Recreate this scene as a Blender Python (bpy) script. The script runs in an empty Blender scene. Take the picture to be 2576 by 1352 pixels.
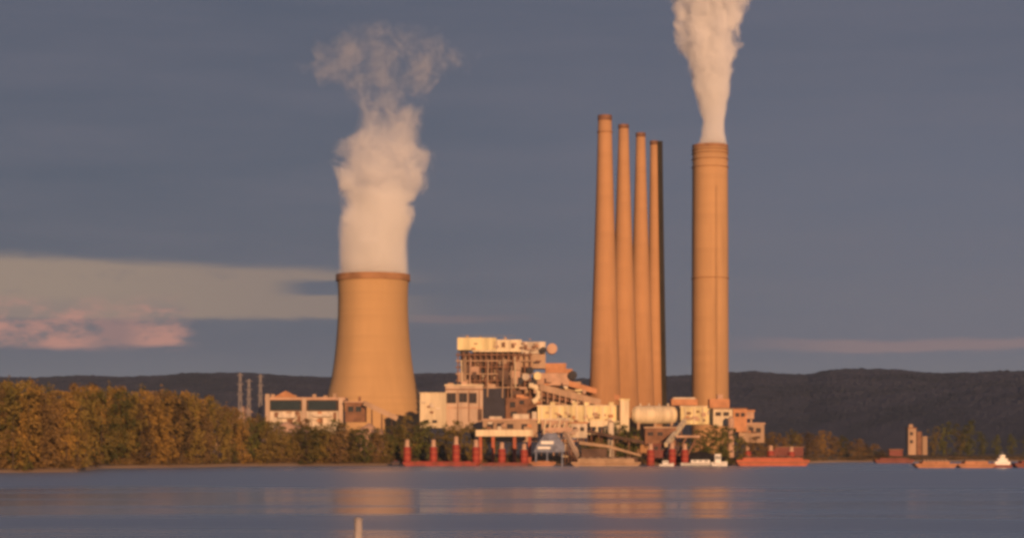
import bpy, bmesh, math, random
from mathutils import Vector, noise, Matrix
random.seed(7)
R = math.radians
sc = bpy.context.scene
COL = sc.collection

# ------------------------------------------------------------------ camera
KF, HX, HY, CH = 5217.0, 1287.5, 1135.0, 8.5      # focal in picture units (2575 wide), principal column, horizon row, eye height
cam_d = bpy.data.cameras.new('camera'); cam = bpy.data.objects.new('camera', cam_d); COL.objects.link(cam)
cam.location = (0, 0, CH); cam.rotation_euler = (R(90), 0, 0)
cam_d.sensor_width = 36.0; cam_d.lens = 36.0 * KF / 2575.0
cam_d.shift_y = (HY - 676.0) / 2575.0
cam_d.clip_start = 0.5; cam_d.clip_end = 60000
sc.camera = cam
sc.render.resolution_x = 1024; sc.render.resolution_y = 537

# ------------------------------------------------------------------ sun, world, exposure
SUN_EL, SUN_AZ = 7.0, 14.0          # the sun stands low behind the camera, a little to its right
sd = bpy.data.lights.new('sun', 'SUN'); sun = bpy.data.objects.new('sun', sd); COL.objects.link(sun)
sd.energy = 4.8; sd.angle = R(0.6); sd.color = (1.0, 0.545, 0.27)
to_sun = Vector((math.sin(R(SUN_AZ)) * math.cos(R(SUN_EL)), -math.cos(R(SUN_AZ)) * math.cos(R(SUN_EL)), math.sin(R(SUN_EL))))
sun.rotation_euler = to_sun.to_track_quat('Z', 'Y').to_euler()
sun.location = to_sun * 500
sc.view_settings.view_transform = 'Standard'; sc.view_settings.look = 'None'
sc.view_settings.exposure = 0; sc.view_settings.gamma = 1
sc.cycles.use_denoising = True
sc.cycles.max_bounces = 12; sc.cycles.volume_bounces = 8; sc.cycles.diffuse_bounces = 2
sc.cycles.caustics_reflective = False; sc.cycles.caustics_refractive = False
sc.cycles.volume_max_steps = 256
sc.cycles.pixel_filter_type = 'GAUSSIAN'; sc.cycles.filter_width = 3.7
sc.cycles.use_adaptive_sampling = True; sc.cycles.adaptive_threshold = 0.02


class NT:
    """tiny node-tree writer"""
    def __init__(s, tree):
        s.t = tree; s.n = tree.nodes; s.l = tree.links
    def node(s, kind, **kw):
        x = s.n.new(kind)
        for k, v in kw.items():
            if k == 'ins':
                for kk, vv in v.items(): s.put(x.inputs[kk], vv)
            else: setattr(x, k, v)
        return x
    def put(s, inp, v):
        if isinstance(v, bpy.types.NodeSocket): s.l.new(v, inp)
        else: inp.default_value = v
    def math(s, op, a, b=None, c=None, clamp=False):
        x = s.n.new('ShaderNodeMath'); x.operation = op; x.use_clamp = clamp
        s.put(x.inputs[0], a)
        if b is not None: s.put(x.inputs[1], b)
        if c is not None: s.put(x.inputs[2], c)
        return x.outputs[0]
    def sm(s, v, a, b, lo=0.0, hi=1.0):
        x = s.n.new('ShaderNodeMapRange'); x.interpolation_type = 'SMOOTHSTEP'
        s.put(x.inputs[0], v); s.put(x.inputs[1], a); s.put(x.inputs[2], b); s.put(x.inputs[3], lo); s.put(x.inputs[4], hi)
        return x.outputs[0]
    def mix(s, f, a, b):
        x = s.n.new('ShaderNodeMix'); x.data_type = 'RGBA'
        s.put(x.inputs[0], f)
        s.put(x.inputs[6], a if isinstance(a, bpy.types.NodeSocket) else (*a, 1)); s.put(x.inputs[7], b if isinstance(b, bpy.types.NodeSocket) else (*b, 1))
        return x.outputs[2]
    def noise(s, vec, scale, detail=3, rough=.5, dim='3D', col=False, dist=0):
        x = s.n.new('ShaderNodeTexNoise'); x.noise_dimensions = dim
        if vec is not None: s.put(x.inputs['Vector'], vec)
        x.inputs['Scale'].default_value = scale; x.inputs['Detail'].default_value = detail; x.inputs['Roughness'].default_value = rough
        x.inputs['Distortion'].default_value = dist
        return x.outputs['Color' if col else 'Fac']
    def xyz(s, x, y, z):
        c = s.n.new('ShaderNodeCombineXYZ')
        s.put(c.inputs[0], x); s.put(c.inputs[1], y); s.put(c.inputs[2], z)
        return c.outputs[0]
    def sep(s, v):
        c = s.n.new('ShaderNodeSeparateXYZ'); s.l.new(v, c.inputs[0])
        return c.outputs


def U(px): return math.atan((px - HX) / KF)
def Vv(py): return (HY - py) / KF


w = bpy.data.worlds.new('World'); sc.world = w; w.use_nodes = True
w.node_tree.nodes.clear(); N = NT(w.node_tree)
tc = N.node('ShaderNodeTexCoord')
dx, dy, dz = N.sep(tc.outputs['Generated'])
u = N.math('ARCTAN2', dx, dy)
v = N.math('DIVIDE', dz, N.math('SQRT', N.math('ADD', N.math('MULTIPLY', dx, dx), N.math('MULTIPLY', dy, dy))))
streak = N.noise(N.xyz(N.math('MULTIPLY', u, 7.0), N.math('MULTIPLY', v, 55.0), 0.0), 1.0, 4, .55)
blob = N.noise(N.xyz(N.math('MULTIPLY', u, 58.0), N.math('MULTIPLY', v, 125.0), 3.7), 1.0, 4, .6)
edge = N.noise(N.xyz(N.math('MULTIPLY', u, 26.0), N.math('MULTIPLY', v, 190.0), 8.1), 1.0, 5, .65)
vw = N.math('ADD', N.math('ADD', v, N.math('MULTIPLY', N.math('SUBTRACT', streak, .5), .009)), N.math('MULTIPLY', N.math('SUBTRACT', edge, .5), .006))
base = N.mix(N.sm(u, U(300), U(2500)), (.078, .100, .152), (.114, .131, .190))
base = N.mix(N.sm(v, Vv(500), Vv(60), 0, .55), base, (.086, .101, .150))
base = N.mix(N.math('MULTIPLY', N.math('SUBTRACT', streak, .32, clamp=True), 1.1), base, (.142, .142, .190))
base = N.mix(N.sm(v, Vv(860), Vv(960), 0, .6), base, (.155, .160, .195))
# pink veil low on the east side
m = N.math('MULTIPLY', N.math('MULTIPLY', N.sm(vw, Vv(895), Vv(878)), N.sm(vw, Vv(848), Vv(866))), N.sm(u, U(1700), U(2200)))
base = N.mix(N.math('MULTIPLY', m, .8), base, (.25, .175, .195))
m = N.math('MULTIPLY', N.math('MULTIPLY', N.sm(vw, Vv(812), Vv(804)), N.sm(vw, Vv(786), Vv(795))), N.math('MULTIPLY', N.sm(u, U(1000), U(1060)), N.sm(u, U(1420), U(1130))))
base = N.mix(N.math('MULTIPLY', m, .5), base, (.22, .15, .17))
# lighter tan gap under the cloud deck, on the west side
ut = N.math('MULTIPLY', N.math('SUBTRACT', u, U(0)), -.0275)      # its upper edge sinks to the east
vt = N.math('SUBTRACT', vw, ut)
top_e = N.sm(vt, Vv(638), Vv(678))
bot_e = N.sm(vw, Vv(815), Vv(795))
side = N.sm(u, U(1150), U(800))
hole = N.math('MULTIPLY', N.math('MULTIPLY', N.sm(vw, Vv(747), Vv(736)), N.sm(vw, Vv(704), Vv(719))), N.sm(u, U(660), U(790)))
tan = N.math('MULTIPLY', N.math('MULTIPLY', top_e, bot_e), N.math('MULTIPLY', side, N.math('SUBTRACT', 1.0, hole)))
tancol = N.mix(N.sm(u, U(0), U(900)), (.325, .240, .195), (.262, .200, .180))
tancol = N.mix(N.math('MULTIPLY', N.sm(blob, .55, .8), .5), tancol, (.20, .165, .175))
base = N.mix(tan, base, tancol)
# sunlit pink clouds low on the west side
pb = N.math('MULTIPLY', N.math('MULTIPLY', N.sm(vw, Vv(884), Vv(862)), N.sm(vw, Vv(740), Vv(785))), N.sm(N.math('ADD', u, N.math('MULTIPLY', N.math('SUBTRACT', edge, .5), .03)), U(500), U(425)))
gap = N.math('MULTIPLY', N.sm(u, U(190), U(280)), N.sm(u, U(390), U(300)))
pb = N.math('MULTIPLY', pb, N.math('SUBTRACT', 1.0, N.math('MULTIPLY', gap, .55)))
pk = N.math('MULTIPLY', pb, N.sm(N.math('ADD', blob, N.sm(v, Vv(800), Vv(865), 0, .16)), .40, .72))
base = N.mix(N.math('MULTIPLY', pb, .55), base, (.22, .175, .185))
base = N.mix(N.math('MULTIPLY', pk, .8), base, (.60, .27, .215))
# below the horizon
base = N.mix(N.sm(v, 0.0, -.02), base, (.06, .055, .06))
skyt = N.node('ShaderNodeTexSky', sky_type='NISHITA', sun_disc=False, sun_elevation=R(SUN_EL), sun_rotation=R(180 - SUN_AZ))
b1 = N.node('ShaderNodeBackground', ins={'Color': skyt.outputs[0], 'Strength': .05})
b2 = N.node('ShaderNodeBackground', ins={'Color': base, 'Strength': 1.0})
mx = N.node('ShaderNodeMixShader', ins={0: .94}); N.l.new(b1.outputs[0], mx.inputs[1]); N.l.new(b2.outputs[0], mx.inputs[2])
wo = N.node('ShaderNodeOutputWorld'); N.l.new(mx.outputs[0], wo.inputs[0])


# ------------------------------------------------------------------ materials
MATS = {}
def mat(name, col, rough=.85, var=.25, scale=.3, col2=None, metal=0.0, streaks=False, rand=0.0, spec=.3, bump=0.0, lift=0.0):
    if name in MATS: return MATS[name]
    m = bpy.data.materials.new(name); m.use_nodes = True; m.node_tree.nodes.clear(); n = NT(m.node_tree)
    t = n.node('ShaderNodeTexCoord')
    vec = t.outputs['Object']
    if streaks:
        mp = n.node('ShaderNodeMapping', ins={'Vector': vec, 'Scale': (1, 1, .12)}); vec = mp.outputs[0]
    f = n.noise(vec, scale, 5, .6)
    c2 = col2 or tuple(c * (1 - var) for c in col)
    f2 = n.sm(f, .35, .68)
    if rand:
        oi = n.node('ShaderNodeObjectInfo')
        f2 = n.math('ADD', f2, n.math('MULTIPLY', n.math('SUBTRACT', oi.outputs['Random'], .5), rand), clamp=True)
    c = n.mix(f2, col, c2)
    if lift:                                   # formwork joints: slightly different concrete in each pour, all the way up
        zz = n.math('FLOOR', n.math('DIVIDE', n.sep(t.outputs['Object'])[2], lift))
        wn = n.node('ShaderNodeTexWhiteNoise', noise_dimensions='1D', ins={'W': zz})
        c = n.mix(n.math('MULTIPLY', wn.outputs['Value'], .45), c, tuple(q * .80 for q in col))
    p = n.node('ShaderNodeBsdfPrincipled', ins={'Base Color': c, 'Roughness': rough, 'Metallic': metal})
    p.inputs['Specular IOR Level'].default_value = spec
    if bump:
        b = n.node('ShaderNodeBump', ins={'Height': n.noise(t.outputs['Object'], scale * 6, 3), 'Strength': bump, 'Distance': .3})
        n.l.new(b.outputs[0], p.inputs['Normal'])
    o = n.node('ShaderNodeOutputMaterial'); n.l.new(p.outputs[0], o.inputs[0])
    MATS[name] = m
    return m


M_tower = mat('tower_concrete', (.54, .347, .172), .9, .18, .035, streaks=True, lift=2.4)
M_stack = mat('stack_concrete', (.53, .322, .162), .9, .28, .06, streaks=True, lift=4.0)
M_stack_old = mat('stack_old_concrete', (.50, .28, .140), .9, .34, .05, streaks=True, lift=4.0)
M_rim = mat('weathered_rim', (.38, .205, .105), .9, .3, .1)
M_strip = mat('near_black', (.035, .030, .020), .9, .3, .1)
M_cream = mat('cream_cladding', (.78, .66, .46), .75, .34, .22, streaks=True)
M_pale = mat('pale_cladding', (.70, .60, .48), .75, .40, .25, streaks=True)
M_yellow = mat('warm_cladding', (.80, .68, .38), .75, .36, .22, streaks=True)
M_tan = mat('tan_cladding', (.46, .32, .22), .85, .3, .12, streaks=True)
M_annex = mat('weathered_cladding', (.56, .42, .32), .8, .3, .15, streaks=True)
M_salmon = mat('salmon_wall', (.55, .36, .26), .85, .3, .12)
M_orange = mat('rust_orange_roof', (.55, .27, .14), .8, .3, .15)
M_brown = mat('brown_steel', (.13, .08, .06), .8, .4, .15)
M_rust = mat('rust_steel', (.25, .13, .08), .8, .4, .2)
M_dark = mat('dark_opening', (.02, .018, .025), .6, .3, .3)
M_glass = mat('dusk_glass', (.03, .045, .05), .15, .2, .4, spec=.6)
M_navy = mat('navy_shade_and_hull', (.035, .035, .055), .7, .3, .2)
M_white = mat('white_paint', (.80, .78, .74), .5, .1, .3)
M_grey = mat('blue_grey_paint', (.20, .23, .33), .7, .5, .35)
M_red = mat('red_painted_steel', (.34, .045, .035), .7, .35, .25, col2=(.16, .04, .028))
M_redb = mat('orange_red_hull', (.46, .12, .06), .65, .3, .1)
M_barge = mat('rust_orange_hull', (.46, .22, .12), .7, .3, .12)
M_maroon = mat('maroon_hull', (.20, .06, .05), .7, .3, .12)
M_coal = mat('coal', (.03, .026, .024), .95, .5, .4, bump=.5)
M_sand = mat('sand', (.42, .29, .19), .95, .25, .2, bump=.4)
M_pole = mat('galvanised_steel', (.26, .24, .25), .6, .2, .3)
M_wood = mat('weathered_wood', (.50, .44, .42), .9, .35, 3, streaks=True, bump=.5)
M_bark = mat('bark', (.09, .065, .045), .95, .4, 1)
M_ground = mat('bank_soil', (.125, .085, .05), .95, .4, .05, col2=(.06, .055, .025), bump=.4)
_n = NT(M_ground.node_tree); _p = next(q for q in _n.n if q.type == 'BSDF_PRINCIPLED'); _c = _p.inputs['Base Color'].links[0].from_socket
_g = _n.node('ShaderNodeNewGeometry'); _z = _n.sep(_g.outputs['Position'])[2]      # a margin of bare sand just above the water
_n.l.new(_n.mix(_n.sm(_n.math('ADD', _z, _n.math('MULTIPLY', _n.noise(_g.outputs['Position'], .05, 3), 1.2)), 2.6, 1.7), _c, (.36, .25, .16)), _p.inputs['Base Color'])
LEAF = [mat('olive_leaves', (.225, .160, .045), .85, 0, .13, col2=(.060, .062, .020), rand=.9, spec=.1),
        mat('golden_leaves', (.30, .185, .052), .85, 0, .13, col2=(.11, .080, .026), rand=.9, spec=.1),
        mat('brown_leaves', (.21, .135, .055), .85, 0, .13, col2=(.075, .055, .028), rand=.9, spec=.1),
        mat('green_leaves', (.150, .155, .040), .85, 0, .13, col2=(.05, .058, .020), rand=.4, spec=.1)]


# ------------------------------------------------------------------ mesh helpers
class MB:
    def __init__(s): s.v = []; s.f = []
    def add(s, vs, fs):
        k = len(s.v); s.v += [tuple(p) for p in vs]; s.f += [tuple(i + k for i in f) for f in fs]
        return s
    def box(s, x0, x1, y0, y1, z0, z1):
        p = [(x0, y0, z0), (x1, y0, z0), (x1, y1, z0), (x0, y1, z0), (x0, y0, z1), (x1, y0, z1), (x1, y1, z1), (x0, y1, z1)]
        return s.add(p, [(3, 2, 1, 0), (4, 5, 6, 7), (0, 1, 5, 4), (1, 2, 6, 5), (2, 3, 7, 6), (3, 0, 4, 7)])
    def bar(s, a, b, w, h=None):
        a, b = Vector(a), Vector(b); h = h or w
        d = (b - a).normalized(); up = Vector((0, 0, 1)) if abs(d.z) < .95 else Vector((0, 1, 0))
        sx = d.cross(up).normalized() * (w / 2); sz = sx.cross(d).normalized() * (h / 2)
        p = [a - sx - sz, a + sx - sz, a + sx + sz, a - sx + sz, b - sx - sz, b + sx - sz, b + sx + sz, b - sx + sz]
        return s.add(p, [(0, 1, 2, 3), (7, 6, 5, 4), (0, 4, 5, 1), (1, 5, 6, 2), (2, 6, 7, 3), (3, 7, 4, 0)])
    def tube(s, a, b, r0, r1=None, n=20, caps=True):
        a, b = Vector(a), Vector(b); r1 = r0 if r1 is None else r1
        d = (b - a).normalized(); up = Vector((0, 0, 1)) if abs(d.z) < .95 else Vector((0, 1, 0))
        sx = d.cross(up).normalized(); sy = sx.cross(d).normalized()
        p = [a + (sx * math.cos(t) + sy * math.sin(t)) * r0 for t in [2 * math.pi * i / n for i in range(n)]]
        p += [b + (sx * math.cos(t) + sy * math.sin(t)) * r1 for t in [2 * math.pi * i / n for i in range(n)]]
        f = [(i, (i + 1) % n, n + (i + 1) % n, n + i) for i in range(n)]
        if caps: f += [tuple(range(n))[::-1], tuple(range(n, 2 * n))]
        return s.add(p, f)
    def lathe(s, prof, n=64, cap=False, c=(0, 0)):
        p = []
        for r, z in prof:
            p += [(c[0] + r * math.cos(2 * math.pi * i / n), c[1] + r * math.sin(2 * math.pi * i / n), z) for i in range(n)]
        f = []
        for k in range(len(prof) - 1):
            f += [(k * n + i, k * n + (i + 1) % n, (k + 1) * n + (i + 1) % n, (k + 1) * n + i) for i in range(n)]
        if cap: f += [tuple(range(n))[::-1], tuple(range((len(prof) - 1) * n, len(prof) * n))]
        return s.add(p, f)
    def prism(s, poly, y0, y1):
        """poly: (x, z) outline, extruded along y"""
        n = len(poly)
        p = [(x, y0, z) for x, z in poly] + [(x, y1, z) for x, z in poly]
        return s.add(p, [tuple(range(n)), tuple(range(n, 2 * n))[::-1]] + [(i, n + i, n + (i + 1) % n, (i + 1) % n) for i in range(n)])
    def build(s, name, m, parent=None, smooth=False, loc=None):
        me = bpy.data.meshes.new(name); me.from_pydata(s.v, [], s.f); me.update()
        bm = bmesh.new(); bm.from_mesh(me); bmesh.ops.recalc_face_normals(bm, faces=bm.faces); bm.to_mesh(me); bm.free()
        if m: me.materials.append(m)
        if smooth:
            for p in me.polygons: p.use_smooth = True
        o = bpy.data.objects.new(name, me); COL.objects.link(o)
        if parent: o.parent = parent
        if loc: o.location = loc
        return o


def tag(o, label=None, cat=None, group=None, kind=None):
    if label: o['label'] = label
    if cat: o['category'] = cat
    if group: o['group'] = group
    if kind: o['kind'] = kind
    return o
def thing(name, label, cat, loc=(0, 0, 0), rz=0, group=None):
    o = bpy.data.objects.new(name, None); COL.objects.link(o); o.location = loc; o.rotation_euler = (0, 0, rz)
    return tag(o, label, cat, group)
def dup(root, loc, rz=None, label=None, scale=None):
    r = root.copy(); COL.objects.link(r); r.location = loc
    if rz is not None: r.rotation_euler = (0, 0, rz)
    if label: r['label'] = label
    if scale: r.scale = scale
    for ch in [c for c in bpy.data.objects if c.parent == root]:
        c = ch.copy(); COL.objects.link(c); c.parent = r
        for g in [q for q in bpy.data.objects if q.parent == ch]:
            d = g.copy(); COL.objects.link(d); d.parent = c
    return r
def X(px, Y): return (px - HX) / KF * Y
def Z(py, Y): return CH + (HY - py) / KF * Y
def S(dp, Y): return dp / KF * Y
def lerp(tab, x):
    if x <= tab[0][0]: return tab[0][1]
    for (a, b), (c, d) in zip(tab, tab[1:]):
        if x <= c: return b + (d - b) * (x - a) / (c - a)
    return tab[-1][1]


# ------------------------------------------------------------------ water, ground, hills
def water_material():
    m = bpy.data.materials.new('river_water'); m.use_nodes = True; m.node_tree.nodes.clear(); n = NT(m.node_tree)
    g = n.node('ShaderNodeNewGeometry'); x, y, z = n.sep(g.outputs['Position'])
    # wind lanes: rough and calm bands lying across the river
    ly = n.math('LOGARITHM', n.math('MAXIMUM', y, 20.0), 2.718)
    wob = n.noise(n.xyz(n.math('MULTIPLY', x, .012), n.math('MULTIPLY', ly, 3.0), 1.3), 1.0, 3, .5)
    wob2 = n.noise(n.xyz(n.math('MULTIPLY', x, .03), n.math('MULTIPLY', ly, 22.0), 7.3), 1.0, 3, .6)
    lw = n.math('ADD', n.math('ADD', ly, n.math('MULTIPLY', n.math('SUBTRACT', wob, .5), .30)), n.math('MULTIPLY', n.math('SUBTRACT', wob2, .5), .10))
    L = lambda py: math.log(CH * KF / (py - HY))
    lane1 = n.math('MULTIPLY', n.sm(lw, L(1308), L(1290)), n.sm(lw, L(1216), L(1236)))
    lane2 = n.sm(lw, L(1322), L(1340))
    lane3 = n.sm(lw, L(1192), L(1178))
    fine = n.noise(n.xyz(n.math('MULTIPLY', x, .009), n.math('MULTIPLY', ly, 18.0), 5.0), 1.0, 2, .5)
    calm = n.math('ADD', n.math('MAXIMUM', lane1, n.math('MULTIPLY', lane2, .75)), n.math('MULTIPLY', lane3, .45), clamp=True)
    calm = n.math('MULTIPLY', calm, n.sm(fine, .34, .56, .35, 1.0))
    rough = n.math('SUBTRACT', .36, n.math('MULTIPLY', calm, .222))
    p = n.node('ShaderNodeBsdfPrincipled', ins={'Base Color': (.16, .25, .38, 1), 'Roughness': rough})
    p.inputs['IOR'].default_value = 2.8
    wv = n.noise(n.xyz(n.math('MULTIPLY', x, .35), n.math('MULTIPLY', y, .8), 0.0), 1.0, 3, .6)
    b = n.node('ShaderNodeBump', ins={'Height': wv, 'Strength': .5, 'Distance': .05})
    n.l.new(b.outputs[0], p.inputs['Normal'])
    o = n.node('ShaderNodeOutputMaterial'); n.l.new(p.outputs[0], o.inputs[0])
    return m
wm = MB(); wm.add([(-9000, -600, 0), (9000, -600, 0), (9000, 12000, 0), (-9000, 12000, 0)], [(0, 1, 2, 3)])
tag(wm.build('water', water_material()), 'calm grey blue river with wind streaks', kind='structure')

SHORE = [(-2500, 700), (-600, 780), (0, 838), (200, 870), (260, 1060), (500, 1140), (600, 1235), (1000, 1265), (1300, 1275), (1500, 1262), (1850, 1300), (2000, 1500), (2100, 1700), (2450, 1790), (3200, 1900), (5200, 2100)]
def shore(px): return lerp(SHORE, px)
PROF = [(0, -1.2), (6, .6), (16, 1.8), (30, 3.6), (60, 5.5), (130, 6.3), (30000, 6.3)]
def gz(px, Y): return lerp(PROF, Y - shore(px))
def gzx(x, Y): return gz(x / Y * KF + HX, Y)
gm = MB(); cols = list(range(-2600, 5201, 30)); rows = [0, 3, 6, 10, 16, 23, 30, 45, 60, 90, 130, 300, 700, 1500, 3500, 9000, 20000]
vs = []
for s_ in rows:
    for c in cols:
        Y = shore(c) + s_
        vs.append((X(c, Y), Y, lerp(PROF, s_) + (noise.noise(Vector((c * .02, s_ * .05, 0))) * .5 if 2 < s_ < 200 else 0)))
nc = len(cols)
gm.add(vs, [(r * nc + c, r * nc + c + 1, (r + 1) * nc + c + 1, (r + 1) * nc + c) for r in range(len(rows) - 1) for c in range(nc - 1)])
tag(gm.build('ground', M_ground, smooth=True), 'brown river bank and flat land behind it', kind='structure')

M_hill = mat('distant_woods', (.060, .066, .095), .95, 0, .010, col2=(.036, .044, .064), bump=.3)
RIDGE = [(-2600, 930), (-300, 945), (80, 952), (200, 946), (300, 950), (420, 946), (600, 940), (850, 946), (1060, 947), (1130, 948), (1660, 950), (1760, 944), (1830, 940), (1900, 938), (1960, 944), (2030, 946), (2080, 936), (2130, 932), (2260, 931), (2340, 938), (2420, 941), (2575, 940), (2900, 925), (3600, 935), (5200, 950)]
BASEY = [(-2600, 3300), (1300, 3250), (2900, 2300), (5200, 2300)]
hm = MB(); cols = []; c = -2600
while c < 5200: cols.append(c); c += 6 if -60 < c < 2640 else 25
rows = 110; vs = []
for r in range(rows):
    t = r / (rows - 1) * 1.35
    for c in cols:
        by = lerp(BASEY, c); ry = by + 1150; Y = by + t * 1150
        ridge = Z(lerp(RIDGE, c), ry) - 8
        h = ridge * (math.sin(min(t, 1) * math.pi / 2) ** .8 if t <= 1 else 1 - (t - 1) * .8)
        gx = X(c, Y)
        h += noise.noise(Vector((gx * .004, Y * .004, 2))) * 22 * min(1, t * 1.5) * (1 - min(1, t) ** 3)
        h += (noise.noise(Vector((gx * .05, Y * .05, 0))) * 3.0 + noise.noise(Vector((gx * .16, Y * .11, 9))) * 2.0 + random.uniform(-1, 1) * .3) * min(1, t * 3)
        vs.append((gx, Y, 6 + h if r else 2))
nc = len(cols)
hm.add(vs, [(r * nc + c, r * nc + c + 1, (r + 1) * nc + c + 1, (r + 1) * nc + c) for r in range(rows - 1) for c in range(nc - 1)])
tag(hm.build('hills', M_hill), 'dark wooded hills along the horizon', kind='structure')


# ------------------------------------------------------------------ cooling tower
YT = 1490.0; TX = X(938, YT)
t = thing('cooling_tower', 'wide flared concrete cooling tower with steam above its rim', 'cooling tower', (TX, YT, 0))
prof = [(1112, 147), (1060, 127), (1000, 116.5), (960, 106.5), (920, 99.5), (880, 94.5), (840, 91), (800, 88.5), (760, 87.5), (730, 88), (707, 89.5)]
P = [(S(r, YT), Z(py, YT)) for py, r in prof]
# smooth the hyperboloid
def crom(P, n=6):
    out = []
    for i in range(len(P) - 1):
        p0, p1, p2, p3 = P[max(i - 1, 0)], P[i], P[i + 1], P[min(i + 2, len(P) - 1)]
        for k in range(n):
            q = k / n
            out.append(tuple(.5 * (2 * p1[j] + (p2[j] - p0[j]) * q + (2 * p0[j] - 5 * p1[j] + 4 * p2[j] - p3[j]) * q * q + (3 * p1[j] - p0[j] - 3 * p2[j] + p3[j]) * q ** 3) for j in range(2)))
    return out + [P[-1]]
outer = crom(P); inner = [(r - 1.0, z) for r, z in reversed(outer)]
MB().lathe(outer + inner + [outer[0]], 128).build('shell', M_tower, t, smooth=True)
rt = S(90.5, YT); z0, z1 = Z(707, YT), Z(691, YT)
MB().lathe([(rt - 1.5, z0), (rt + .8, z0), (rt + .8, z1), (rt - 1.5, z1), (rt - 1.5, z0)], 128).build('rim', M_rim, t)
mb = MB(); zb = outer[0][1]; rb = outer[0][0]
for i in range(48):
    a, b, c = (2 * math.pi * (i + q) / 48 for q in (0, .5, 1))
    top = (rb * math.cos(b) * .995, rb * math.sin(b) * .995, zb)
    for q in (a, c): mb.bar((rb * 1.04 * math.cos(q), rb * 1.04 * math.sin(q), 5.5), top, 1.0)
mb.build('support_legs', M_tower, t)
MB().lathe([(rb * 1.03, 4.5), (rb * 1.07, 4.5), (rb * 1.07, 8.0), (rb * 1.03, 8.0)], 64, cap=True).build('basin', M_tower, t)

# ------------------------------------------------------------------ chimneys
def chimney(name, label, px, Y, ptop, prof, m, rings, group=None, dark_strip=False, dark_top=9):
    o = thing(name, label, 'chimney', (X(px, Y), Y, 0), group=group)
    P = [(S(r, Y), Z(py, Y)) for py, r in prof]
    rt, zt = P[-1]
    MB().lathe([(P[0][0] * 1.01, 4.0)] + P + [(rt - .7, zt), (rt - .7, zt - 12)], 48).build('shaft', m, o, smooth=True)
    if dark_top:
        zz = zt - S(dark_top, Y)
        MB().lathe([(rt + .25, zz), (rt + .25, zt + .4), (rt - .9, zt + .4), (rt - .9, zz)], 48).build('cap', M_rust if group else M_rim, o)
    for py in rings:
        z = Z(py, Y); r = lerp([(b, a) for a, b in P], z)
        MB().lathe([(r - .1, z - .35), (r + .7, z - .35), (r + .7, z), (r - .1, z)], 48).build('gallery', M_rim, o)
    if dark_strip:  # near-black strip added up the right side of the shaft
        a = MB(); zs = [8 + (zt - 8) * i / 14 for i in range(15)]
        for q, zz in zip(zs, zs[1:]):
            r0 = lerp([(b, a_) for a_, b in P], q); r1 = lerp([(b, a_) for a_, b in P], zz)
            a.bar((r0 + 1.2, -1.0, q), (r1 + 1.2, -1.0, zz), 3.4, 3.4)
        tag(a.build('dark_strip', M_strip, o), 'dark strip up the chimney side')
    return o
row = 'four slender chimneys in a receding row'
specs = [(1521, 1360, 292, 17, 43, 'tallest and nearest of the four slender chimneys, leftmost in the row'),
         (1568, 1395, 315, 12.5, 42, 'second slender chimney of the row, counted from the cooling tower side'),
         (1611, 1430, 336, 11.5, 38, 'third slender chimney of the row, between the second one and the dark edged one'),
         (1645, 1466, 356, 10, 22, 'shortest slender chimney with a dark strip along its side, last of the row')]
for i, (px, Y, top, rt, rb, lab) in enumerate(specs):
    n = 8; pr = []
    for k in range(n + 1):
        py = 1090 + (top - 1090) * k / n; q = (1090 - py) / (1090 - top)
        pr.append((py, rt + (rb - rt) * (1 - q) ** 1.15))
    chimney('chimney', lab, px, Y, top, pr, M_stack_old, [top + 40] if i == 0 else [], group=row, dark_strip=(i == 3), dark_top=12 if i == 0 else 9)
YB = 1470.0
bc = chimney('chimney', 'massive single chimney pouring a dense white plume, right of the slender row', 1785.5, YB, 367,
             [(1090, 47), (1000, 46.5), (800, 46), (600, 45.5), (440, 44.5), (367, 44)], M_stack, [378, 386, 401, 421, 699], dark_top=7)

mb = MB(); rr_ = S(46.5, YB)
for sx in (-.5, .5): mb.box(sx + 3.5 - .07, sx + 3.5 + .07, -rr_ - .8, -rr_ - .6, 20, Z(470, YB))
for k in range(60): mb.box(3.0, 4.0, -rr_ - .78, -rr_ - .62, 22 + k * 3.2, 22.15 + k * 3.2)
mb.build('ladder', M_stack, bc)

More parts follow.
